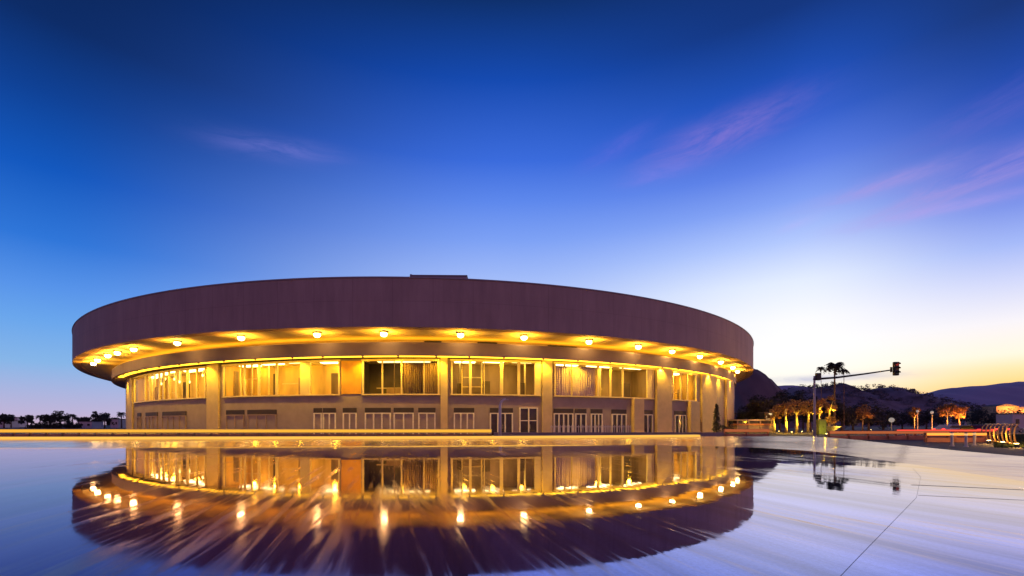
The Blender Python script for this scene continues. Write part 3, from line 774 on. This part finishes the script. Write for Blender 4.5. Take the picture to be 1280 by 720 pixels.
house((X(114, 180), 180, G), 5.2, 5, 2.6, 'pale long house among the dark trees left of the arena', None, m_housew)
house((X(148, 200), 200, G), 3.4, 4, 3.8, 'narrow white house beside the left end of the arena', None, m_housew)

# right side: trees, palms
tall = palm('palm_tree', (X(1043, 92), 92, G), 13.5, 2.1, 'tall slim palm standing behind the mast arm of the traffic signal', seed=5, nf=52, tr=.17, droop=.9)
palm('palm_tree', (X(1027, 100), 100, G), 13.9, 1.15, 'thin palm with a small tuft left of the tall palm', seed=8, nf=26, tr=.06)
palm('palm_tree', (X(1055, 96), 96, G), 13.0, 1.2, 'thin palm with a small tuft right of the tall palm', seed=9, nf=26, tr=.06)
dark_trees = [
 (948, 120, 494, 4.2, 'dark tree closest to the right end of the arena'),
 (966, 112, 489, 4.4, 'dark leafy tree in front of the rounded hill'),
 (984, 125, 486, 4.0, 'dark tree behind the gold lit trunks'),
 (1004, 130, 488, 4.0, 'dark tree behind the traffic signal pole'),
 (941, 100, 502, 3.2, 'small dark tree beside the pavilion roof'),
 (957, 98, 500, 3.0, 'dark tree over the kiosk'),
 (975, 102, 497, 3.4, 'dark tree between the first two gold lit trunks'),
 (1013, 104, 494, 3.4, 'dark tree filling the gap behind the signal pole'),
 (1032, 106, 496, 3.4, 'dark tree left of the tall palm trunk'),
 (1052, 104, 503, 3.4, 'dark tree just right of the tall palm trunk'),
 (1066, 120, 508, 4.4, 'low wide dark tree right of the tall palm'),
 (1086, 112, 506, 4.6, 'biggest dark tree at the foot of the wooded hill'),
 (1104, 125, 512, 4.2, 'dark tree behind the white globe lamp'),
 (1128, 150, 514, 5.2, 'dark tree between the white and the amber globe lamp'),
 (1158, 150, 512, 5.0, 'dark tree left of the two amber round trees'),
 (1176, 165, 508, 5.2, 'dark tree behind the left amber round tree'),
 (1216, 160, 505, 5.5, 'tall dark tree right of the two amber round trees'),
 (1236, 150, 512, 5.5, 'dark tree in front of the ochre houses'),
 (1256, 160, 514, 5.0, 'dark tree left of the white shed'),
 (1279, 150, 511, 5.5, 'dark tree at the right edge behind the white shed'),
]
for i, (px, Y, py, cr, lb) in enumerate(dark_trees):
    h = (531 - py) * Y / F + 1.4
    tree('tree', (X(px, Y), Y, G), h, cr, .35, lb, 'dark trees right of the arena', seed=60 + i, clumps=26, per=60, size=.34, tr=.22)
m_wood = mat('wood_leaf', (0.16, 0.125, 0.13), 0.9, 0.45, 0.15)
wd_ = MB(); rng = random.Random(77)
for _ in range(520):
    q = rng.random(); x = WOOD[0][0] + (WOOD[-1][0] - WOOD[0][0]) * q; v = rng.uniform(-.95, .12); hh = 0
    for (a, ha), (b, hb) in zip(WOOD[:-1], WOOD[1:]):
        if a <= x <= b:
            t = (x - a) / (b - a); t = t * t * (3 - 2 * t); hh = ha + (hb - ha) * t
    z = G + hh * (1 - abs(v) ** 1.6) + rng.uniform(-1, 1.5); rr = rng.uniform(2.0, 4.4)
    leaves(wd_, (x, 560 + v * 120, z + rr * .3), rr, 34, 1.1, rng, .8)
struct(wd_.build('wood', m_wood), 'stuff')
# gold lit street trees with uplights
m_barkp = mat('pale_bark', (0.46, 0.38, 0.22), 0.8, 0.2, 5, 0.2)
lit = [(968, 84, 511, 1.3, 'slim street tree with a gold lit trunk nearest the pavilion'), (983, 74, 497, 1.9, 'street tree with the thickest gold lit trunk'),
       (996, 78, 500, 1.8, 'street tree with a gold lit trunk just left of the signal pole'), (1010, 86, 499, 1.7, 'street tree with an amber crown left behind the signal pole'),
       (1024, 82, 496, 1.7, 'street tree with an amber crown right of the signal pole'), (1036, 88, 494, 1.5, 'street tree with an orange crown touching the tall palm trunk')]
m_flood = mat('floodlight_case', (0.08, 0.08, 0.08), 0.5)
def flood(x, y, label, watts, col, z=.45):
    f_ = thing('floodlight', (x, y, G), label, 'floodlight', 'small ground floodlights under trees')
    MB().box((0, 0, .12), (.2, .16, .24)).build('case', m_flood, f_, bevel=.02)
    MB().box((0, .02, .246), (.16, .12, .012)).build('lens', e_bulb, f_)
    lamp('raised_glow', (0, .05, z), watts, col, .08, f_)  # unseen lamp added above the case, raised to light the crowns
for i, (px, Y, py, cr, lb) in enumerate(lit):
    h = (531 - py) * Y / F + 1.4; x = X(px, Y)
    tree('street_tree', (x, Y, G), h, cr, .62, lb, 'gold lit street trees', leaf=m_leafw, bark=m_barkp, seed=90 + i, clumps=14, per=60, size=.17, tr=.20)
    flood(x + .2, Y - 1.1, 'floodlight at the ' + lb.replace('street tree', 'tree').replace(' just left of', ' left of').replace(' with a gold lit trunk', ' with gold lit trunk').replace('crown left behind the signal pole','crown left of the signal pole'), (380, 760, 330, 200, 260, 330)[i], GOLD2, h * (.34, .3, .34, .55, .55, .6)[i])
# amber round trees further right
for i, (px, Y, py, lb) in enumerate([(1184, 80, 504, 'round amber lit tree left of its twin'), (1200, 80, 507, 'round amber lit tree right of its twin'), (1143, 90, 508, 'small amber lit tree beside the white globe lamps')]):
    h = (531 - py) * Y / F + 1.4; x = X(px, Y)
    tree('round_tree', (x, Y, G), h, 1.15 if i < 2 else .9, .62, lb, 'round amber lit trees', leaf=m_leafw, bark=m_trunk, seed=120 + i, clumps=20, per=60, size=.15, tr=.09, flat=1.0)
    flood(x, Y - 1.5, 'floodlight under the ' + lb, 1900, (1, .36, .07), 2.4)
tree('shrub', (X(1040, 80), 80, G + 1.1), 2.0, 1.5, .3, 'lit shrub in a round raised planter under the tall palm', leaf=m_leafw, seed=131, clumps=14, per=50, size=.14, tr=.08, cat='shrub')
plm = MB().lathe((0, 0, 0), [(.35, 0), (.45, .3), (.9, .8), (1.35, 1.05), (1.4, 1.15), (1.2, 1.15)], 20).build('planter', m_pole, smooth=False)
plm.location = (X(1040, 80), 80, G); tag(plm, 'round bowl planter holding the lit shrub', 'planter')
flood(X(1040, 80) + .3, 78.0, 'ground floodlight in front of the bowl planter', 260, GOLD2, 1.0)
# amber scrub on the wooded hillside
tree('shrub', (X(1078, 105), 105, G), 6.0, 2.4, .55, 'amber tinged bush in front of the wooded hill', leaf=m_leafw, seed=140, clumps=18, per=50, size=.2, tr=.12, cat='shrub')
flood(X(1078, 105), 102.5, 'ground floodlight under the amber bush', 500, (1, .45, .1), 2.2)
# cypress and shrubs by the arena's right end
cy = thing('cypress', (X(895.5, 74), 74, G), 'slim dark cypress against the gold right end of the arena', 'tree')
cm = MB(); rng = random.Random(4)
for i in range(24):
    q = i / 23; leaves(cm, (rng.uniform(-.1, .1), rng.uniform(-.1, .1), .4 + q * 4.3), .62 * (1 - q) ** .6 + .1, 60, .14, rng, 1.0)
cm.build('crown', m_leafd, cy); MB().tube([(0, 0, 0), (0, 0, 3)], [.1, .05], 7).build('trunk', m_trunk, cy)
tree('shrub', (X(908, 72), 72, G), 2.6, 1.1, .2, 'dark rounded shrub right of the slim cypress', seed=150, clumps=12, per=50, size=.13, tr=.06, cat='shrub')

# low pavilion
pvn = thing('pavilion', (X(936, 88), 88, G), 'low flat pavilion with horizontal bands between arena and dark trees', 'pavilion')
m_pavw = mat('pavilion_render', (0.42, 0.30, 0.26), 0.8, 0.1, 1)
MB().box((0, 0, .65), (6.6, 4, 1.3)).build('wall', m_pavw, pvn); MB().box((0, 0, 1.9), (6.4, 3.6, .5)).build('glazing', m_doorglass, pvn)
MB().box((0, -.1, 2.28), (7.2, 4.6, .26)).build('roof', m_pavw, pvn); MB().box((0, -.1, 1.45), (6.8, 4.3, .3)).build('balcony', m_rust, pvn)
for x in (-3.2, -1.1, 1.1, 3.2): MB().box((x, -2.1, 1.07), (.16, .16, 2.14)).build('post', m_pavw, pvn)
lamp('pavilion_glow', (X(936, 88), 84.5, G + 2.4), 60, (1, .5, .2), .2)
# small lit kiosk
ks = thing('kiosk', (X(958, 92), 92, G), 'small kiosk with one pale lit window under the dark tree', 'kiosk')
MB().box((0, 0, 1.9), (1.8, 1.8, 3.8)).build('wall', m_black, ks); MB().box((0, -.93, 3.1), (1.1, .05, 1.2)).build('window', emit('kiosk_window', (1.0, .78, .36), 1.0), ks); MB().box((0, 0, 3.87), (2.1, 2.1, .14)).build('roof', m_roof, ks)
# green cabinet
m_hiv = mat('green_yellow_paint', (0.50, 0.52, 0.06), 0.5, 0.1, 4)
cb = thing('utility_cabinet', (X(1026.5, 60), 60, G), 'yellow green utility cabinet at the foot of the signal pole', 'cabinet')
MB().box((0, 0, 1.12), (.98, .6, 2.0)).build('body', m_hiv, cb, bevel=.12); MB().box((0, 0, .06), (1.05, .66, .12)).build('base', m_pave, cb)
MB().box((-.24, -.31, 1.15), (.44, .02, 1.6)).build('door', m_hiv, cb); MB().box((.24, -.31, 1.15), (.44, .02, 1.6)).build('door', m_hiv, cb)
MB().box((.06, -.335, 1.15), (.03, .03, .2)).build('handle', m_black, cb)
flood(X(1026.5, 60) - .4, 58.4, 'ground floodlight in front of the yellow green cabinet', 28, (.9, .9, .2), .7)

# globe lamps
def globe(px, Y, py, r, label, em, m=m_pole):
    h = (531 - py) * Y / F + 1.4; t = thing('globe_lamp', (X(px, Y), Y, G), label, 'street lamp', 'globe lamps on the right')
    MB().tube([(0, 0, 0), (0, 0, h - r)], [.09, .06], 8).build('pole', m, t)
    g = MB(); g.lathe((0, 0, h), [(r * sin(pi * k / 10) + .005, -r * cos(pi * k / 10)) for k in range(11)], 14); g.build('globe', em, t, smooth=True)
e_white = emit('globe_white', (.95, .80, .70), .34); e_or = emit('globe_amber', (1, .45, .10), 1.3)
globe(1114.5, 70, 525, .36, 'white globe lamp in front of the dark trees, lowest of the three', e_white)
globe(1147, 84, 514, .22, 'small white globe lamp beside the small amber tree', e_white)
globe(1165, 84, 515.5, .26, 'faint white globe lamp left of the twin round trees', e_white)
# bollards
e_bol = emit('bollard_band', (1, .55, .2), .9)
for px, Y, lb in ((1190, 30, 'pale bollard with an amber band, leftmost of three'), (1207.5, 29, 'pale bollard with an amber band, middle of three'), (1218, 31, 'pale bollard with an amber band, rightmost of three')):
    t = thing('bollard', (X(px, Y), Y, G), lb, 'bollard', 'bollards by the right hand road')
    MB().lathe((0, 0, 0), [(.13, 0), (.13, .04), (.075, .06), (.075, .72)], 12).build('post', m_white, t)
    MB().lathe((0, 0, .722), [(.09, 0), (.09, .12)], 12).build('band', e_bol, t); MB().lathe((0, 0, .844), [(.09, 0), (.06, .05)], 12).build('cap', m_white, t)
# amber curved-bar fence
m_amberp = mat('amber_paint', (0.70, 0.42, 0.12), 0.45, 0.1, 4)
cfn = thing('curved_fence', (X(1236, 33), 33, G), 'amber fence of outward curving bars along the lawn edge', 'fence')
pts = []
for i in range(9):
    q = i / 8; px = 1226 + 40 * q; Yq = 37 - 7.5 * q; x = X(px, Yq) - X(1236, 33); y = Yq - 33
    pts.append((x + .25, y, .16))
    MB().tube([(x + .35, y, 0), (x + .02, y - .1, .4), (x - .06, y - .12, .85), (x + .1, y - .05, 1.25), (x + .5, y + .05, 1.5)], [.05, .05, .045, .04, .03], 8).build('bar', m_amberp, cfn, smooth=True)
MB().tube(pts, .045, 8).build('rail', m_amberp, cfn, smooth=True)
MB().tube([(p[0] + .15, p[1] + .05, 1.45) for p in pts[::2]], .03, 8).build('rail', m_amberp, cfn, smooth=True)
for q in (.1, .5, .9):
    px = 1222 + 40 * q; Yq = 35 - 7 * q
    flood(X(px, Yq), Yq - .6, {.1: 'ground floodlight at the far end of the amber curved fence', .5: 'ground floodlight halfway along the amber curved fence', .9: 'ground floodlight at the near end of the amber curved fence'}[q], 90, (1, .5, .1), .5)
# lawn
m_grass = mat('lawn_grass', (0.05, 0.075, 0.03), 0.9, 0.3, 0.6, 0.2)
lw = MB(); lw.quad((X(1236, 34), 27, G + .006), (70, 27, G + .006), (110, 70, G + .006), (X(1240, 70), 70, G + .006)); struct(lw.build('lawn', m_grass))
gr = MB(); rng = random.Random(21)
for _ in range(9000):
    y = 28 + 36 * rng.random() ** 1.4; x = X(rng.uniform(1243, 1345), y); a = rng.uniform(0, pi); h = rng.uniform(.08, .24); wv = .03
    gr.tri((x - wv * cos(a), y - wv * sin(a), G), (x + wv * cos(a), y + wv * sin(a), G), (x + rng.uniform(-.08, .08), y + rng.uniform(-.08, .08), G + h))
struct(gr.build('grass', m_grass), 'stuff')
# far right houses, lit
for px, Y, w_, h, lb in ((1232, 300, 16, 10.5, 'ochre lit house, leftmost on the slope at the right'), (1250, 290, 14, 13.0, 'brightest ochre house under the mountain'), (1268, 310, 15, 12.0, 'ochre house between the brightest one and the right edge'), (1292, 320, 18, 12.5, 'ochre house cut by the right edge of the view')):
    house((X(px, Y), Y, G), w_, 9, h, lb, e_win, m_houseo, 'hip', 0, 'ochre houses under the mountain')
    lamp('street_glow', (X(px, Y), Y - 12, G + 11), 14000, (1, .34, .08), .5)
house((X(1208, 420), 420, G), 12, 9, 14.0, 'distant pale house above the trees left of the ochre houses', None, m_housew, 'hip')
house((X(1190, 360), 360, G), 8, 7, 13.0, 'small pale tower house above the amber round trees', None, m_housew, 'hip')
house((X(1267, 120), 120, G), 5.0, 4.0, 4.2, 'white shed on the lawn at the far right', None, m_housew)

# cars on the right
def car(loc, rz, paint, label, proto=None):
    t = thing('parked_car', loc, label, 'car', 'cars queued on the right hand road', rz)
    b = MB(); b.prism([(-2.1, .28), (2.1, .28), (2.15, .62), (2.0, .82), (1.05, .92), (.45, 1.36), (-1.05, 1.40), (-1.75, .98), (-2.12, .92)], -.82, .82); b.build('body', paint, t, bevel=.09)
    g = MB(); g.prism([(.92, .95), (.42, 1.30), (-1.0, 1.33), (-1.5, .98)], -.83, .83); g.build('side_window', m_doorglass, t)
    for x in (-1.3, 1.3):
        for y in (-.74, .74):
            wl = MB().tube([(x, y - .1, .32), (x, y + .1, .32)], .32, 16).build('wheel', m_black, t); MB().tube([(x, y - .11, .32), (x, y + .11, .32)], .18, 10).build('rim', m_pole, wl)
    for y in (-.62, .62):
        MB().box((-2.12, y, .78), (.06, .34, .16)).build('tail_light', e_tail, t); MB().box((2.1, y, .66), (.06, .34, .14)).build('headlight', e_head, t)
    return t
e_tail = emit('tail_lamp', (1, .03, .02), 6.0); e_head = emit('head_lamp', (1, .8, .5), 5.0)
pa = mat('dark_red_paint', (0.16, 0.03, 0.03), .3, .05, 3); pb = mat('grey_paint', (0.22, 0.21, 0.22), .3, .05, 3); pc = mat('white_car_paint', (0.6, .56, .54), .3, .05, 3)
car((X(1216, 58), 58, G), radians(75), pa, 'dark red car with glowing tail lights nearest the white bollards')
car((X(1240, 66), 66, G), radians(72), pb, 'grey car with glowing tail lights behind the curved fence')
car((X(1190, 62), 62, G), radians(8), pc, 'white car seen from the side behind the glowing trail rails')
car((X(1262, 82), 82, G), radians(10), pb, 'grey car seen from the side before the white shed')

# ------------------------------------------------------------------ render settings
vs = scene.view_settings; vs.view_transform = 'Standard'; vs.look = 'None'; vs.exposure = 0.0; vs.gamma = 1.0; vs.use_curve_mapping = False
scene.render.engine = 'CYCLES'
cy_ = scene.cycles
cy_.use_denoising = True
try: cy_.denoiser = 'OPENIMAGEDENOISE'
except Exception: pass
cy_.max_bounces = 8; cy_.diffuse_bounces = 3; cy_.glossy_bounces = 4; cy_.transparent_max_bounces = 12
cy_.sample_clamp_indirect = 6.0; cy_.caustics_reflective = False; cy_.caustics_refractive = False
